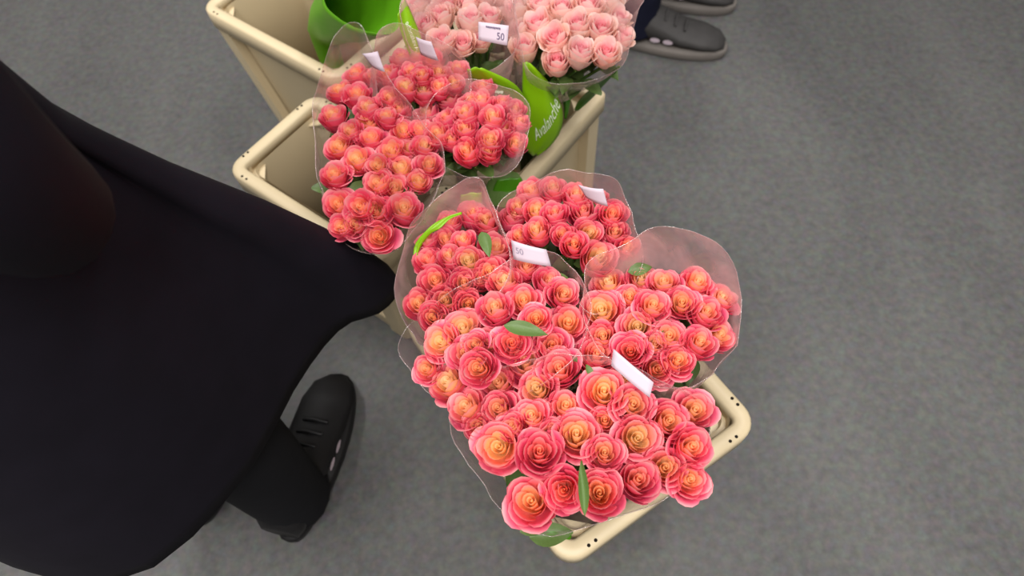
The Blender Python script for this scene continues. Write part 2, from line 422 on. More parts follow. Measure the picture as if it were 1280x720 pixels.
ROSES = []
def make_rose(P, size, axis, foot, waist, kind, label, group, warm=0.5, val=1.0, leaves=2):
    e = empty('rose', foot); tag(e, label, 'rose', group)
    T = Matrix.Translation(-Vector(foot))
    he, pets = random.choice(KINDS[kind])
    zc = {'open': .45, 'semi': .52, 'bud': .52}[kind]
    base = P - axis * size * zc
    Mh = T @ Matrix.Translation(base) @ frame_z(axis, random.uniform(0, 6.28)) @ Matrix.Scale(size, 4)
    colr = (warm, val, 0, 1)
    o = inst('rose_heart', he, e, Mh); o.color = colr
    for m in pets:
        o = inst('petal', m, e, Mh); o.color = colr
    inst('calyx', CALYX, e, Mh)
    top = base - axis * size * .08
    d = Vector(waist) - top
    pts = [top, top.lerp(Vector(waist), .5) + Vector((0, 0, .006)), Vector(waist), Vector(foot)]
    V = []
    for i, q in enumerate(pts):
        tn = (pts[min(3, i + 1)] - pts[max(0, i - 1)]); fr = frame_z(tn)
        V += [q - Vector(foot) + (fr @ Vector((.0028 * math.cos(n * math.pi / 3), .0028 * math.sin(n * math.pi / 3), 0))) for n in range(6)]
    mesh_obj('stem', V, grid_faces(6, 4, True), 'stem', e)
    for k in range(leaves):
        q = top + d.normalized() * random.uniform(.02, .10)
        an = random.uniform(0, 6.28)
        dirn = Vector((math.cos(an), math.sin(an), random.uniform(-.1, .5)))
        s = random.uniform(.034, .052)
        inst('leaf', random.choice(LEAVES), e, T @ Matrix.Translation(q) @ frame_yz(dirn, Vector((0, 0, 1))) @ Matrix.Scale(s, 4))
    ROSES.append((P, e))
    return e
def extra_leaf(p_from, p_to, wide=1.0):
    """a leaf seen between the heads, grown from the rose nearest to it"""
    e = min(ROSES, key=lambda r: (r[0] - p_from).length)[1]
    d = p_to - p_from
    nrm = (CAMP - p_from).normalized() + Vector((.1, .1, .6))
    Mx = Matrix.Translation(p_from - e.location) @ frame_yz(d, nrm) @ Matrix.Diagonal((d.length * wide, d.length, d.length, 1))
    inst('leaf', random.choice(LEAVES), e, Mx)

# ------------------------------------------------------------------ bouquets
def in_crate(P, c, rz, a, b, z):
    d = P - c; x = d.x * math.cos(rz) + d.y * math.sin(rz); y = -d.x * math.sin(rz) + d.y * math.cos(rz)
    x = max(-a, min(a, x)); y = max(-b, min(b, y))
    return Vector((c.x + x * math.cos(rz) - y * math.sin(rz), c.y + x * math.sin(rz) + y * math.cos(rz), z))
rzA = math.atan2(v.y, v.x); rzB = math.atan2(a_.y, a_.x)
CR = {'A': (cA, rzA, .065, .115), 'B': (cB, rzB, .07, .12), 'C': (cC, rzB, .02, .08), 'G': (cG, rzB, .07, .11)}

def make_sleeve(ring, foot, label, mat='film', seed=0, group='clear plastic flower sleeves'):
    s = empty('flower_sleeve', (foot.x, foot.y, foot.z)); tag(s, label, 'sleeve', group)
    top = crom([un(*q) for q in ring], 64)
    V = []; nv = 18
    cen = sum(top, Vector()) / 64
    for j in range(nv):
        t = j / (nv - 1)
        for i, p in enumerate(top):
            d = p - cen; d.z = 0
            dn = d.normalized()
            b = Vector((foot.x, foot.y, 0)) + d * 0.28 + dn * 0.008
            if t < .3:
                b = Vector((foot.x, foot.y, 0)) + (d * 0.28 + dn * .008) * (.45 + .55 * t / .3)
                q = Vector((b.x, b.y, foot.z + (0.41 - foot.z) * t / .3))
            else:
                k = (t - .3) / .7
                q = Vector((b.x, b.y, .41)).lerp(p, k); q += dn * .010 * math.sin(math.pi * k)
            nn = mnoise.noise(Vector((q.x * 16 + seed, q.y * 16, q.z * 5)))
            n2 = mnoise.noise(Vector((q.x * 45 + seed, q.y * 45, q.z * 9 + 4)))
            q += d.normalized() * (0.007 * nn + 0.004 * n2) * min(1, 3 * t)
            if j == nv - 1: q.z += 0.006 * nn
            V.append(q - foot)
    f = mesh_obj('film', V, grid_faces(64, nv, True), mat, s)
    if mat != 'mgreen':
        E_ = V[-64:]; W = []
        for i, p in enumerate(E_):
            tn = (E_[(i + 1) % 64] - E_[i - 1]).normalized(); sd = tn.cross(Vector((0, 0, 1))).normalized(); upv = sd.cross(tn)
            W += [p + sd * .0007 * math.cos(k * math.pi / 2) + upv * .0007 * math.sin(k * math.pi / 2) for k in range(4)]
        F = [(i * 4 + k, i * 4 + (k + 1) % 4, ((i + 1) % 64) * 4 + (k + 1) % 4, ((i + 1) % 64) * 4 + k) for i in range(64) for k in range(4)]
        mesh_obj('film_edge', W, F, 'film_edge', s)
    return s
class Patch:
    def __init__(self, rows, bulge=0.006, away=0.0):
        self.L = [un(*r[0]) for r in rows]; self.R = [un(*r[1]) for r in rows]; self.b = bulge
        c = (self.L[len(rows) // 2] + self.R[len(rows) // 2]) / 2
        n = (self.R[len(rows) // 2] - self.L[len(rows) // 2]).cross(self.L[-1] - self.L[0])
        n = n.normalized() if n.length > 1e-9 else Vector((0, -1, 0))
        if n.dot(CAMP - c) < 0: n = -n
        self.n = n
    def at(self, a, b):
        k = len(self.L) - 1; t = b * k; s = min(int(t), k - 1); t -= s
        def ip(A):
            g = lambda q: A[max(0, min(k, q))]
            p0, p1, p2, p3 = g(s - 1), g(s), g(s + 1), g(s + 2)
            return 0.5 * ((2 * p1) + (p2 - p0) * t + (2 * p0 - 5 * p1 + 4 * p2 - p3) * t * t + (3 * p1 - p0 - 3 * p2 + p3) * t ** 3)
        q = ip(self.L).lerp(ip(self.R), a)
        return q + self.n * (self.b * 4 * a * (1 - a) * math.sin(math.pi * min(1, max(0, b))) + .0015 * math.sin(9 * a + 5 * b))
    def build(self, name, mat, parent, na=9, nb=15, thick=.0008):
        off = parent.location
        V = [self.at(i / (na - 1), j / (nb - 1)) - off for j in range(nb) for i in range(na)]
        o = mesh_obj(name, V, grid_faces(na, nb), mat, parent); solid(o, thick); return o
def text_mesh(body, shear=0.0):
    cu = bpy.data.curves.new('lettering', 'FONT'); cu.body = body; cu.shear = shear; cu.align_x = 'CENTER'; cu.align_y = 'CENTER'
    o = bpy.data.objects.new('lettering', cu); COL.objects.link(o)
    dg = bpy.context.evaluated_depsgraph_get(); me = bpy.data.meshes.new_from_object(o.evaluated_get(dg))
    bpy.data.objects.remove(o); bpy.data.curves.remove(cu)
    return me
def put_text(me_src, fn, mat, parent, name='lettering'):
    me = me_src.copy()
    for vtx in me.vertices: vtx.co = fn(vtx.co.x, vtx.co.y) - parent.location if parent.parent is None else fn(vtx.co.x, vtx.co.y) - parent.parent.location
    me.materials.clear(); me.materials.append(MAT[mat])
    o = bpy.data.objects.new(name, me); COL.objects.link(o); o.parent = parent
    return o
def make_card(sleeve, corners, bend=0.0):
    """TL TR BR BL as (px,py,z); a bent sheet of card stapled to the film"""
    c = [un(*q) for q in corners]
    n = (c[1] - c[0]).cross(c[3] - c[0]).normalized()
    if n.dot(CAMP - c[0]) < 0: n = -n
    def at(a, b): return c[0].lerp(c[1], a).lerp(c[3].lerp(c[2], a), b) + n * bend * 4 * a * (1 - a)
    V = [at(i / 8, j / 4) - sleeve.location for j in range(5) for i in range(9)]
    o = mesh_obj('price_card', V, grid_faces(9, 5), 'card', sleeve); solid(o, .0006)
    return o, (lambda a, b: at(a, b) + n * .0009)

BUN = {}
BUN['A'] = dict(crate='A', kind='open', z=.655, dome=.02, d=56,
    ring=[(563, 500, .63), (566, 545, .625), (600, 602, .615), (645, 655, .605), (690, 673, .60), (760, 653, .605), (812, 632, .61), (855, 605, .62), (885, 560, .63), (875, 505, .65), (825, 470, .68), (770, 450, .69), (700, 440, .69), (640, 455, .68), (600, 472, .66)],
    heads=[(564, 482, 52), (585, 510, 50), (625, 512, 46), (624, 480, 48), (657, 457, 58), (700, 464, 52), (745, 445, 52), (672, 487, 46), (754, 491, 56), (790, 507, 50), (707, 509, 44), (665, 523, 46), (756, 526, 38), (720, 545, 58), (795, 549, 54), (832, 528, 52), (674, 568, 58), (755, 568, 46), (624, 559, 58), (795, 602, 54), (830, 585, 50), (665, 628, 62), (706, 612, 54), (749, 618, 58), (778, 478, 42), (643, 535, 40), (690, 540, 36), (860, 560, 52), (858, 600, 50), (866, 515, 50), (600, 535, 40)])
BUN['M'] = dict(crate='A', kind='open', z=.665, dome=.02, d=48,
    ring=[(502, 425, .62), (507, 458, .61), (545, 497, .61), (610, 512, .63), (660, 490, .66), (700, 462, .68), (728, 430, .69), (735, 385, .69), (715, 335, .69), (685, 312, .69), (640, 322, .69), (590, 350, .68), (545, 385, .66), (515, 402, .63)],
    heads=[(656, 338, 40), (632, 357, 42), (684, 355, 38), (655, 378, 42), (703, 370, 40), (620, 390, 44), (579, 412, 52), (553, 428, 46), (670, 400, 38), (710, 405, 46), (640, 430, 46), (612, 428, 40), (583, 442, 44), (690, 433, 46), (600, 461, 46), (535, 462, 36), (655, 420, 38), (596, 432, 34)])
BUN['B'] = dict(crate='A', kind='semi', z=.655, dome=.02, d=42, film='hazy_film',
    ring=[(512, 418, .60), (499, 378, .62), (505, 320, .66), (520, 275, .70), (560, 236, .725), (600, 216, .73), (617, 250, .72), (638, 300, .71), (634, 345, .69), (612, 392, .68), (575, 420, .66), (535, 432, .63)],
    heads=[(558, 303, 36), (580, 305, 34), (608, 280, 40), (590, 271, 36), (562, 282, 34), (536, 328, 40), (563, 325, 34), (586, 328, 40), (619, 315, 46), (545, 353, 42), (580, 356, 42), (613, 342, 42), (525, 382, 42), (558, 378, 46), (585, 382, 40), (543, 398, 40), (562, 402, 38), (641, 276, 36), (535, 305, 30), (600, 352, 34)])
BUN['C'] = dict(crate='A', kind='semi', z=.665, dome=.02, d=42,
    ring=[(640, 305, .66), (622, 265, .68), (645, 235, .70), (700, 220, .725), (757, 214, .74), (784, 238, .72), (797, 300, .69), (799, 340, .665), (772, 385, .66), (737, 392, .67), (700, 345, .66), (670, 325, .66)],
    heads=[(666, 243, 40), (692, 241, 36), (671, 266, 36), (694, 272, 36), (720, 250, 38), (729, 268, 40), (672, 293, 38), (735, 294, 40), (765, 270, 40), (717, 308, 38), (745, 326, 50), (768, 293, 36), (650, 262, 34), (704, 295, 32), (748, 250, 26), (783, 312, 34), (650, 296, 30)])
BUN['D'] = dict(crate='A', kind='open', z=.66, dome=.02, d=46, film='hazy_film',  # pinkish reflection put into the film colour as tinted haze
    ring=[(733, 365, .68), (745, 325, .70), (800, 296, .725), (845, 292, .73), (895, 305, .72), (925, 365, .68), (918, 430, .655), (875, 478, .65), (820, 482, .66), (768, 452, .67), (738, 420, .67)],
    heads=[(762, 357, 42), (801, 350, 38), (830, 355, 42), (752, 390, 52), (787, 372, 34), (815, 385, 44), (797, 411, 44), (836, 422, 46), (852, 380, 42), (754, 424, 42), (788, 440, 44), (820, 462, 44), (846, 452, 42), (870, 355, 42), (880, 395, 46), (872, 432, 44), (900, 375, 42), (897, 420, 42), (818, 432, 36)])
BUN['F'] = dict(crate='C', kind='semi', z=.655, dome=.02, d=36,
    ring=[(530, 150, .67), (545, 116, .69), (590, 104, .70), (638, 112, .70), (659, 135, .69), (657, 175, .67), (640, 213, .645), (600, 222, .635), (560, 210, .64), (535, 185, .65)],
    heads=[(604, 112, 32), (601, 131, 36), (563, 128, 34), (535, 146, 34), (560, 152, 32), (584, 147, 36), (616, 152, 38), (582, 164, 34), (549, 172, 38), (612, 178, 38), (628, 133, 30), (644, 142, 30), (647, 157, 32), (643, 183, 34), (586, 193, 38), (612, 193, 34), (565, 178, 28), (630, 165, 30), (588, 128, 28)])
BUN['E'] = dict(crate='C', kind='semi', z=.665, dome=.02, d=34, film='hazy_film',
    ring=[(472, 95, .68), (472, 42, .745), (500, 24, .755), (540, 50, .735), (580, 75, .71), (590, 110, .68), (562, 140, .66), (510, 146, .66), (480, 125, .66)],
    heads=[(504, 78, 34), (522, 73, 32), (540, 80, 34), (548, 95, 32), (572, 92, 32), (517, 94, 34), (566, 108, 32), (508, 113, 32), (530, 116, 34), (488, 97, 32), (490, 126, 34), (548, 112, 30), (500, 138, 32), (528, 98, 28)])
BUN['G'] = dict(crate='C', kind='open', z=.645, dome=.02, d=40,
    ring=[(395, 130, .68), (412, 55, .745), (447, 28, .755), (474, 80, .72), (525, 148, .68), (556, 190, .665), (546, 240, .645), (516, 290, .625), (482, 318, .615), (430, 302, .62), (398, 220, .65)],
    heads=[(448, 124, 36), (462, 140, 34), (462, 156, 38), (505, 166, 34), (446, 95, 32), (470, 98, 32), (465, 177, 36), (526, 165, 34), (448, 202, 38), (490, 190, 40), (502, 212, 36), (473, 208, 32), (474, 231, 40), (493, 237, 40), (523, 228, 32), (454, 261, 42), (472, 267, 42), (505, 266, 44), (474, 296, 42), (530, 188, 34), (536, 208, 34), (446, 282, 36), (425, 115, 34), (418, 150, 36), (425, 185, 38), (420, 222, 38), (425, 258, 40), (440, 168, 32), (430, 285, 34), (484, 150, 32), (510, 188, 30)])
BUN['H'] = dict(crate='B', kind='bud', z=.665, dome=.02, d=34, film='hazy_film',
    ring=[(500, 22, .73), (512, -20, .76), (560, -62, .78), (612, -52, .77), (640, 0, .73), (646, 55, .68), (612, 88, .655), (560, 85, .655), (522, 68, .68)],
    heads=[(520, 12, 34), (533, 33, 34), (550, 24, 38), (583, 8, 36), (553, 52, 36), (578, 56, 36), (602, 2, 34), (560, 6, 34), (588, 28, 38), (612, 24, 34), (600, 52, 30), (540, -12, 34), (570, -18, 34), (598, -24, 34), (622, -8, 34), (528, 56, 28)])
BUN['I'] = dict(crate='B', kind='bud', z=.66, dome=.02, d=36,
    ring=[(642, -10, .74), (680, -62, .78), (760, -62, .79), (803, -8, .755), (797, 15, .73), (778, 80, .66), (740, 100, .63), (690, 104, .63), (655, 80, .66)],
    heads=[(645, 17, 38), (677, 10, 38), (703, 14, 38), (735, 10, 42), (761, 6, 36), (672, 33, 40), (694, 49, 40), (722, 34, 40), (749, 38, 40), (773, 26, 34), (776, 49, 34), (696, 79, 38), (725, 67, 40), (757, 67, 40), (655, 62, 38), (650, 42, 34), (690, -18, 36), (720, -18, 36), (750, -22, 36), (775, -12, 34), (660, -10, 34)])

LAB = {
    'A': ('open coral rose above the bare holed crate corner', 'coral roses above the bare crate corner'),
    'M': ('coral rose with peach heart in the bouquet with the bent white card', 'coral roses around the bent white card'),
    'B': ('coral rose veiled by hazy film inside a thin green edge', 'coral roses behind hazy film'),
    'C': ('coral rose in the bouquet against the cream crate panel', 'coral roses against the crate panel'),
    'D': ('coral rose in the bouquet behind the long blank white card', 'coral roses behind the long blank card'),
    'F': ('coral rose in the compact bouquet touching the lettered green sleeve', 'coral roses beside the lettered green sleeve'),
    'E': ('coral rose behind hazy film below the pale pink roses', 'coral roses below the pale pink ones'),
    'G': ('coral rose in the bouquet reaching over the dark coat', 'coral roses over the dark coat'),
    'H': ('pale pink rose behind the price card reading 50', 'pale pink roses behind the price card'),
    'I': ('pale pink rosebud in the bouquet with the lettered green sleeve', 'pale pink roses above the lettered green sleeve'),
}
SLV = {
    'A': 'clear plastic sleeve hanging over the bare holed corner of the crate',
    'M': 'clear plastic sleeve with a bent white card marked 50',
    'B': 'hazy plastic sleeve with a thin lime green edge',
    'C': 'clear plastic sleeve with a small pinkish card against the cream crate panel',
    'D': 'clear plastic sleeve with painted rosy reflection behind the long blank white card',
    'F': 'clear plastic sleeve around compact coral bouquet beside the lettered green sleeve',
    'E': 'hazy plastic sleeve of the coral bouquet below the pale pink roses',
    'G': 'clear plastic sleeve of the coral bouquet over the dark coat',
    'H': 'hazy sleeve with lime band and a price card reading 50',
    'I': 'clear sleeve with green printed flap and white lettering, holding pale pink rosebuds',
}
PEACH = [(752, 390), (720, 545), (564, 482), (624, 559), (579, 412), (632, 357), (754, 491), (795, 549), (672, 487), (586, 328), (745, 326), (672, 293), (671, 266), (735, 294), (448, 202), (502, 212), (508, 113), (530, 116), (797, 411), (801, 350), (553, 428), (762, 357)]
DEEP = [(674, 568), (700, 464), (690, 433), (640, 430), (745, 445), (706, 612), (684, 355), (604, 112), (694, 272), (729, 268), (765, 270), (563, 128), (560, 152), (536, 328), (795, 602), (788, 440), (628, 133), (655, 420)]
OWN = {   # roses that a neighbour singles out
    (665, 628): 'huge open coral rose at the tip above the bare holed crate corner',
    (535, 462): 'small coral rose alone at the outer bulge of the bent-card bouquet',
    (749, 618): 'coral rose right beside the upright green leaf above the crate corner, petals drooping',
    (706, 612): 'deep coral rose tucked between the huge rose and the upright green leaf',
    (656, 338): 'coral rose directly below the bent white card marked 50',
    (754, 491): 'open coral rose just below the end of the long blank white card',
    (720, 250): 'coral rose beside the small pinkish card at the cream crate',
    (474, 296): 'single coral rose hanging lowest over the dark coat',
    (670, 400): 'coral rose just behind the long leaf lying on the bent-card bouquet',
    (655, 420): 'deep coral rose half covered by the long leaf on the bent-card bouquet',
    (696, 79): 'pale pink rosebud directly above the tip of the lettered green flap',
    (588, 28): 'pale pink rose touching the edge of the price card reading 50',
    (586, 193): 'coral rose hanging lowest in the compact bouquet beside the lettered sleeve',
    (522, 73): 'coral rose below the blank card on the hazy sleeve',
    (619, 315): 'veiled coral rose beside the bent white card',
}
FEET = {}
SL = {}
for key, b in BUN.items():
    P = [un(x, y, b['z']) for x, y, *_ in b['heads']]
    cen = sum(P, Vector()) / len(P)
    rad = max((p - cen).length for p in P)
    c, rz, aa, bb = CR[b['crate']]
    foot = in_crate(cen, c, rz, aa, bb, 0.03)
    FEET[key] = foot
    for (hx, hy, *dd), p in zip(b['heads'], P):
        d = dd[0] if dd else b['d']
        k = min(1, (p - cen).length / rad)
        z = b['z'] + b['dome'] * (1 - k * k) * 1.2 - .012 + random.uniform(-.006, .006)
        p = un(hx, hy, z)
        size = d * 1.16 * depth(p) / FPX
        ft = Vector((foot.x + (p.x - cen.x) * .11, foot.y + (p.y - cen.y) * .11, 0.03))
        wa = Vector((foot.x + (p.x - cen.x) * .24, foot.y + (p.y - cen.y) * .24, 0.41))
        up = Vector((0, 0, 1)); out = (p - cen); out.z = 0
        ax = (up + out / max(rad, .01) * 0.28 + Vector((random.uniform(-.16, .16), random.uniform(-.16, .16), 0))).normalized()
        tone = 'peach' if any(abs(hx - qx) + abs(hy - qy) < 8 for qx, qy in PEACH) else 'deep' if any(abs(hx - qx) + abs(hy - qy) < 8 for qx, qy in DEEP) else 'mid'
        warm = 0.5 + {'peach': -.14, 'deep': .14, 'mid': 0}[tone] + random.uniform(-.04, .06)
        lb, gr = LAB[key]
        if tone != 'mid': lb = lb.replace('coral rose', {'peach': 'coral rose with creamy heart', 'deep': 'deep red-coral rose'}[tone]).replace(' with peach heart', '')
        sz = sorted(q[2] for q in b['heads'])
        if d == sz[-1] > sz[-2]: lb = 'largest ' + lb
        elif d == sz[0] < sz[1]: lb = 'smallest ' + lb
        elif k > .74: lb = 'outer ' + lb
        elif k < .42: lb = 'central ' + lb
        lb = OWN.get((hx, hy), lb)
        make_rose(p, size, ax, ft, wa, b['kind'], lb, gr, warm, random.uniform(.93, 1.06), 5 if key == 'I' else 3)
    SL[key] = make_sleeve(b['ring'], foot, SLV[key], b.get('film', 'film'), seed=ord(key) * 3.7)

# leaves that show between the heads
for (x0, y0, x1, y1, z, wd) in [(630, 407, 684, 417, .70, .6), (731, 645, 727, 574, .70, .32), (602, 290, 612, 318, .69, .7), (736, 250, 758, 262, .672, 1.0),
        (438, 248, 462, 226, .640, 1.2), (785, 340, 815, 333, .665, .9), (824, 400, 818, 425, .665, .9), (515, 250, 512, 228, .64, 1.2), (662, 672, 716, 664, .585, .9), (650, 665, 690, 652, .59, .8),
        (722, 452, 716, 446, .67, 1.3), (655, 470, 646, 496, .64, .9), (740, 470, 733, 455, .67, .9), (690, 345, 714, 352, .665, .8), (612, 225, 655, 255, .52, 1.5)]:
    extra_leaf(un(x0, y0, z), un(x1, y1, z + .004), wd)

# green printed flaps of the sleeves
pI = Patch([((654, 78, 0.655), (662, 78, 0.655)), ((653, 108, 0.600), (690, 108, 0.595)), ((654, 138, 0.550), (703, 138, 0.540)), ((655, 163, 0.503), (701, 163, 0.497)), ((656, 184, 0.465), (688, 182, 0.465)), ((664, 194, 0.445), (672, 194, 0.445))], .012)
pI.build('green_flap', 'green', SL['I'])
Patch([((690, 98, .50), (700, 100, .50)), ((696, 112, .48), (713, 108, .48)), ((704, 130, .46), (712, 132, .46)), ((705, 148, .44), (708, 149, .44))], .004).build('green_flap', 'dgreen', SL['I'])
Patch([((770, 84, .62), (776, 82, .62)), ((745, 104, .55), (762, 98, .55)), ((725, 124, .47), (745, 118, .47)), ((718, 138, .43), (722, 138, .43))], .004).build('green_flap', 'dgreen', SL['I'])
pH3 = Patch([((584, 86, 0.675), (602, 84, 0.675)), ((588, 100, 0.635), (640, 104, 0.635)), ((604, 112, 0.595), (655, 122, 0.595)), ((625, 124, 0.565), (656, 136, 0.565))], .006)
gp = pH3.build('green_flap', 'green', SL['H'])
for k in range(7):
    q = pH3.at(.45 + .07 * (k % 4), .45 + .12 * (k // 4)) + pH3.n * .002 - SL['H'].location
    mesh_obj('printed_dot', [q + Vector((.0028 * math.cos(i), .0028 * math.sin(i) * .8, .0028 * math.sin(i) * .6)) for i in [j * math.pi / 4 for j in range(8)]], [tuple(range(8))], 'white_ink', gp, smooth=False)
pH4 = Patch([((497, 18, .735), (506, -2, .735)), ((499, 34, .715), (517, 22, .715)), ((506, 54, .69), (526, 46, .69)), ((514, 74, .665), (534, 72, .665))], .004)
hb = pH4.build('green_flap', 'green', SL['H'])
Patch([((517, 322, .655), (521, 326, .655)), ((520, 305, .665), (525, 309, .665)), ((534, 288, .68), (537, 292, .68)), ((545, 278, .685), (550, 285, .685)), ((560, 270, .69), (562, 274, .69)), ((577, 265, .695), (577, 268, .695))], .002).build('green_band', 'green', SL['B'])
Patch([((502, 372, .60), (507, 376, .60)), ((503, 388, .58), (512, 394, .58)), ((510, 402, .56), (515, 408, .56))], .002).build('green_band', 'green', SL['B'])
pF = Patch([((576, 243, 0.610), (602, 240, 0.610)), ((575, 254, 0.590), (603, 252, 0.590)), ((578, 262, 0.570), (600, 262, 0.570))], .003)
pF.build('green_band', 'green', SL['F'])
Patch([((622, 224, .54), (650, 222, .54)), ((616, 238, .52), (657, 234, .52)), ((620, 252, .50), (648, 250, .50)), ((630, 262, .48), (638, 262, .48))], .006).build('green_band', 'dgreen', SL['F'])
Patch([((646, 655, .59), (700, 655, .585)), ((655, 664, .585), (714, 668, .58)), ((668, 672, .58), (712, 674, .575))], .003).build('green_band', 'dgreen', SL['A'])

# lettering on the green flaps
av = text_mesh('Avalanche', 0.25)
wmax = max(abs(q.co.x) for q in av.vertices)
gf = [c for c in SL['I'].children if c.name.startswith('green_flap')][0]
def flap_text(x, y):
    t = (x / wmax + 1) / 2
    return pI.at(0.28 + 0.66 * t - 0.17 * y, 0.62 - 0.32 * t - 0.15 * y) + pI.n * .0022
put_text(av, flap_text, 'white_ink', gf)
def band_text(x, y):
    t = (x / wmax + 1) / 2
    return pH4.at(0.5 + y * .35, 0.85 - .55 * t) + pH4.n * .002
put_text(av, band_text, 'white_ink', hb)

# cards stapled to the films
t50 = text_mesh('50')
card, at = make_card(SL['H'], [(598, 27, .735), (636, 32, .735), (634, 57, .715), (598, 50, .715)], .001)
put_text(t50, lambda x, y: at(.76 + x * .27, .62 - y * .52), 'ink', card)
for k in range(9):
    a0 = .26 + .055 * k
    V = [at(a0, .16) - SL['H'].location, at(a0 + .04, .16) - SL['H'].location, at(a0 + .04, .25 + .02 * (k % 3)) - SL['H'].location, at(a0, .25) - SL['H'].location]
    mesh_obj('printed_letter', V, [(0, 1, 2, 3)], 'ink', card, smooth=False)
card, at2 = make_card(SL['M'], [(639, 300, .715), (683, 312, .715), (689, 333, .70), (642, 324, .70)], .005)
put_text(t50, lambda x, y: at2(.22 + x * .24, .48 - y * .46), 'faint_ink', card)
make_card(SL['A'], [(767, 436, .705), (817, 478, .70), (812, 497, .69), (764, 457, .695)], .002)
make_card(SL['C'], [(723, 231, .735), (754, 236, .735), (760, 258, .715), (733, 247, .715)], .002)
make_card(SL['G'], [(453, 67, .735), (472, 64, .735), (481, 90, .715), (466, 84, .715)], .002)
make_card(SL['E'], [(520, 46, .74), (539, 52, .74), (548, 76, .715), (526, 68, .715)], .002)

# plain green sleeve of the neighbouring bunch
ft = in_crate(un(455, -10, .6), *CR['G'][:2], CR['G'][2], CR['G'][3], .03)
gs = make_sleeve([(405, 5, .60), (445, 34, .59), (490, 42, .60), (506, 10, .63), (505, -40, .68), (460, -70, .70), (415, -45, .66)], ft, 'plain green plastic sleeve behind the hazy film of the coral bouquets', 'mgreen', 3.3, None)
solid(gs.children[0], .0008)

# ------------------------------------------------------------------ people
def loft(name, rings, mat, parent, cap=True):
    n = len(rings[0]); V = [p for r in rings for p in r]; F = grid_faces(n, len(rings), True)
    if cap: F += [tuple(range(n))[::-1], tuple(range((len(rings) - 1) * n, len(rings) * n))]
    return mesh_obj(name, V, F, mat, parent)
def skin_body(name, joints, edges, mat, parent, root=0):
    me = bpy.data.meshes.new(name); me.from_pydata([j[0] for j in joints], edges, []); me.update()
    o = bpy.data.objects.new(name, me); COL.objects.link(o); o.parent = parent
    m = o.modifiers.new('skin', 'SKIN'); m.use_smooth_shade = True
    for i, j in enumerate(joints):
        sv = me.skin_vertices[0].data[i]; sv.radius = (j[1], j[1]) if not isinstance(j[1], tuple) else j[1]; sv.use_root = (i == root)
    s = o.modifiers.new('subdivision', 'SUBSURF'); s.levels = 2; s.render_levels = 2
    me.materials.append(MAT[mat]); return o
def make_shoe(parent, loc, rz, mat, laces=True, k=1.22):
    """shoe built along local +x (toe)"""
    Mx = Matrix.Translation(loc) @ Matrix.Rotation(rz, 4, 'Z') @ Matrix.Diagonal((k, k, k * 1.1, 1))
    secs = [(-.075, .030, .085), (-.065, .038, .100), (-.03, .044, .108), (.01, .045, .104), (.05, .045, .084), (.10, .047, .060), (.15, .046, .052), (.185, .036, .043), (.203, .016, .032)]
    rings = []
    for x, wd, h in secs:
        r = []
        for i in range(14):
            t = 2 * math.pi * i / 14; c, s = math.cos(t), math.sin(t)
            yy = wd * (abs(c) ** .8) * (1 if c > 0 else -1)
            zz = .018 + (h - .018) * max(0, .5 + .5 * s) ** .8
            r.append(Mx @ Vector((x, yy * (1 - .35 * max(0, s) ** 2), zz)))
        rings.append(r)
    up = loft('shoe', rings, mat, parent)
    so = []
    for z, g in ((0.0, 0), (.004, .003), (.016, .004), (.022, .001)):
        rg = []
        for i in range(32):
            t = 2 * math.pi * i / 32; c, s = math.cos(t), math.sin(t)
            x = .065 + (.143 + g) * c
            wd = (.037 + .010 * (c > -1) * max(0, math.sin((c + .7) * 1.2)) + g)
            rg.append(Mx @ Vector((x, wd * (abs(s) ** .75) * (1 if s > 0 else -1), z)))
        so.append(rg)
    loft('sole', so, 'sole' if mat == 'shoe' else mat, up)
    if laces:
        for k in range(4):
            x = .035 + .024 * k; z = .086 - .009 * k
            V = [Mx @ Vector((x + dx, y, z + dz - abs(y) * .35 + .004)) for y in (-.022, 0, .022) for dx, dz in ((-.003, 0), (.003, 0), (.003, .004), (-.003, .004))]
            mesh_obj('lace', V, grid_faces(4, 3, True), mat, up)
        for x, y in ((.075, -.041), (.045, -.040)):
            V = [Mx @ Vector((x + .012 * math.cos(i * math.pi / 4), y - .004, .040 + .006 * math.sin(i * math.pi / 4))) for i in range(8)]
            mesh_obj('side_mark', V, [tuple(range(8))], 'card', up, smooth=False)
    return up
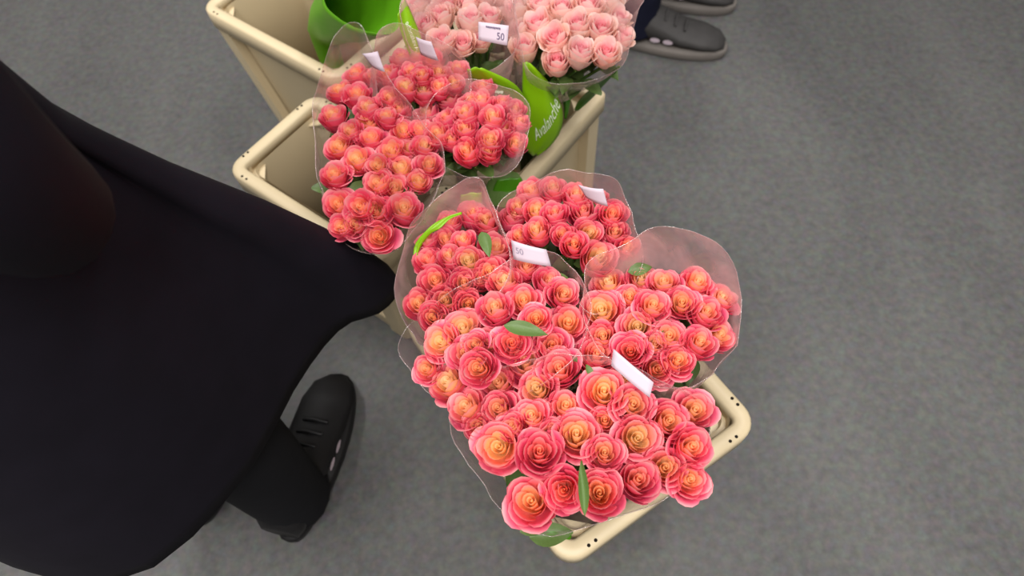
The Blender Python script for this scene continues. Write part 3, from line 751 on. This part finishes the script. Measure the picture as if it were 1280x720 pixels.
def make_person(loc, rz, label, coat_rings, shoe_mat, trouser_mat, stride=0.0):
    p = empty('person', loc, rz); tag(p, label, 'person')   # local +x is forward, +y the person's left
    J = [((0, 0, .95), .12), ((0, 0, 1.10), .125), ((0, 0, 1.28), .135), ((0, 0, 1.41), .07), ((.01, 0, 1.47), .055), ((.015, 0, 1.56), .085), ((.015, 0, 1.64), .088), ((.01, 0, 1.70), .05)]
    E = [(i, i + 1) for i in range(7)]
    def chain(start, pts):
        prev = start
        for q in pts:
            J.append(q); E.append((prev, len(J) - 1)); prev = len(J) - 1
        return prev
    for s in (-1, 1):
        hx = stride * s
        chain(0, [((0, s * .09, .90), .09), ((hx * .4, s * .10, .50), .058), ((hx * .2 - .01, s * .10, .28), .05), ((hx - .02, s * .10, .09), .036), ((hx + .07, s * .10, .04), .03)])
        wrist = chain(2, [((0, s * .19, 1.34), .055), ((-.05, s * .27, 1.10), .042), ((.03, s * .17, .92), .028), ((.05, s * .13, .86), (.034, .016))])
        for k, (dx, dz, ln) in enumerate(((.018, -.02, .85), (.006, -.03, 1.0), (-.008, -.03, .95), (-.02, -.025, .78))):
            b0 = Vector(J[wrist][0]) + Vector((dx * .8, 0, -.02))
            chain(wrist, [(tuple(b0), .009), (tuple(b0 + Vector((.008, -s * .004, -.030 * ln))), .0085), (tuple(b0 + Vector((.006, -s * .016, -.055 * ln))), .007)])
        b0 = Vector(J[wrist][0])
        chain(wrist, [(tuple(b0 + Vector((.035, -s * .012, .0))), .0095), (tuple(b0 + Vector((.042, -s * .02, -.028))), .008)])
    skin_body('body', J, E, 'skin', p)
    # face and hair
    for s in (-1, 1):
        V = [Vector((.098, s * .032, 1.615)) + Vector((.012 * math.sin(a) * math.cos(bq), .015 * math.sin(bq) , .010 * math.cos(a))) for a in (0.4, 1.2, 1.9, 2.7) for bq in [k * math.pi / 4 for k in range(8)]]
        ey = mesh_obj('eye', V, grid_faces(8, 4, True), 'eye_white', p)
        V = [Vector((.110, s * .032 + .006 * math.cos(k * math.pi / 4), 1.615 + .006 * math.sin(k * math.pi / 4))) for k in range(8)]
        mesh_obj('iris', V, [tuple(range(8))], 'eye', ey)
        V = [Vector((.01 + .012 * math.cos(k * math.pi / 4), s * (.092 + q), 1.60 + (.03 - q) * math.sin(k * math.pi / 4))) for q in (0, .010) for k in range(8)]
        mesh_obj('ear', V, grid_faces(8, 2, True) + [tuple(range(8, 16))], 'skin', p)
    mesh_obj('nose', [Vector(q) for q in ((.098, 0, 1.62), (.098, -.014, 1.575), (.098, .014, 1.575), (.122, 0, 1.580))], [(0, 1, 3), (0, 3, 2), (1, 2, 3), (0, 2, 1)], 'skin', p)
    mesh_obj('mouth', [Vector((.096 + .006 * (1 - abs(y) / .024), y, 1.545 + z)) for z in (-.006, .006) for y in (-.024, -.012, 0, .012, .024)], grid_faces(5, 2), 'lip', p)
    V = []; nn = 16
    for j in range(8):
        ph = j / 7 * 1.75
        for i in range(nn):
            t = 2 * math.pi * i / nn
            low = 1.0 if math.cos(t) < .35 else .62
            q = ph * low
            V.append(Vector((.004 + .108 * math.sin(q) * math.cos(t), .104 * math.sin(q) * math.sin(t), 1.635 + .115 * math.cos(q))))
    mesh_obj('hair', V, grid_faces(nn, 8, True), 'hair', p)
    TJ = [((0, 0, 1.0), .135), ((0, 0, .92), .13)]; TE = [(0, 1)]
    for s in (-1, 1):
        hx = stride * s; pr = 1
        for q in [((0, s * .085, .84), .105), ((hx * .4, s * .10, .50), .085), ((hx * .2 - .012, s * .10, .25), .080), ((hx - .022, s * .10, .10), .074), ((hx - .015, s * .10, .05), .074), ((hx - .012, s * .10, .035), .072)]:
            TJ.append(q); TE.append((pr, len(TJ) - 1)); pr = len(TJ) - 1
    skin_body('trousers', TJ, TE, trouser_mat, p)
    for s in (-1, 1): make_shoe(p, Vector((stride * s + .0, s * .10, 0)), 0.0, shoe_mat)
    ct = loft('coat', coat_rings, 'coat', p, cap=False); solid(ct, .006)
    for s in (-1, 1):
        SJ = [((0, s * .12, 1.36), .075), ((0, s * .20, 1.33), .075), ((-.05, s * .27, 1.11), .062), ((.02, s * .19, .945), .052)]
        skin_body('sleeve', SJ, [(0, 1), (1, 2), (2, 3)], 'coat', ct)
    return p
def ell(cx, cy, rx, ry, z, n=28):
    return [Vector((cx + rx * math.cos(2 * math.pi * i / n), cy + ry * math.sin(2 * math.pi * i / n), z)) for i in range(n)]
# left: person in a long flaring dark coat, one flap swinging out towards the crate
pl = Vector((-.56, .40, 0)); prz = math.radians(75)
Rl = Matrix.Rotation(-prz, 4, 'Z')
hem_w = [(-.18, .558), (-.20, .595), (-.27, .605), (-.36, .63), (-.50, .63), (-.66, .60), (-.80, .48), (-.80, .32), (-.68, .19), (-.52, .17), (-.40, .28), (-.33, .42), (-.27, .50), (-.21, .52)]
hem = crom([Vector((x, y, 0)) for x, y in hem_w], 40)
rings = []
for z, k in ((.47, 0.0), (.50, 0.02), (.56, .10), (.64, .25), (.74, .45), (.86, .72), (.96, .92), (1.06, 1.0)):
    top = []
    for h in hem:
        d = h - pl; an = math.atan2(d.y, d.x)
        tq = pl + Vector((.175 * math.cos(an), .15 * math.sin(an), 0))
        q = h.lerp(tq, k); l = Rl @ (q - pl); top.append(Vector((l.x, l.y, z)))
    rings.append(top)
for z, rx, ry in ((1.18, .14, .185), (1.30, .135, .20), (1.37, .11, .17), (1.42, .075, .085), (1.46, .07, .075)):
    top = []
    for h in hem:
        d = h - pl; an = math.atan2(d.y, d.x) - prz
        top.append(Vector((rx * math.cos(an), ry * math.sin(an), z)))
    rings.append(top)
make_person(pl, prz, 'person standing in a long black coat whose flap brushes the coral bouquet', rings, 'shoe_black', 'dark_trouser')
# right: person in navy trousers and dark grey shoes behind the pale roses
hp = un(797, 50, 0)
rings = [ell(0, 0, .16 + .02 * k, .20, z) for k, z in ((0, .86), (0, .92), (-.5, 1.06), (-.5, 1.18), (-1, 1.30))] + [ell(0, 0, .11, .17, 1.37), ell(0, 0, .075, .085, 1.42), ell(0, 0, .07, .075, 1.46)]
rz2 = math.radians(-22)
make_person(Vector((hp.x, hp.y, 0)) + Matrix.Rotation(rz2, 3, 'Z') @ Vector((0, .10, 0)), rz2, 'person in navy trousers and dark grey shoes with pale marks', rings, 'shoe', 'trouser')
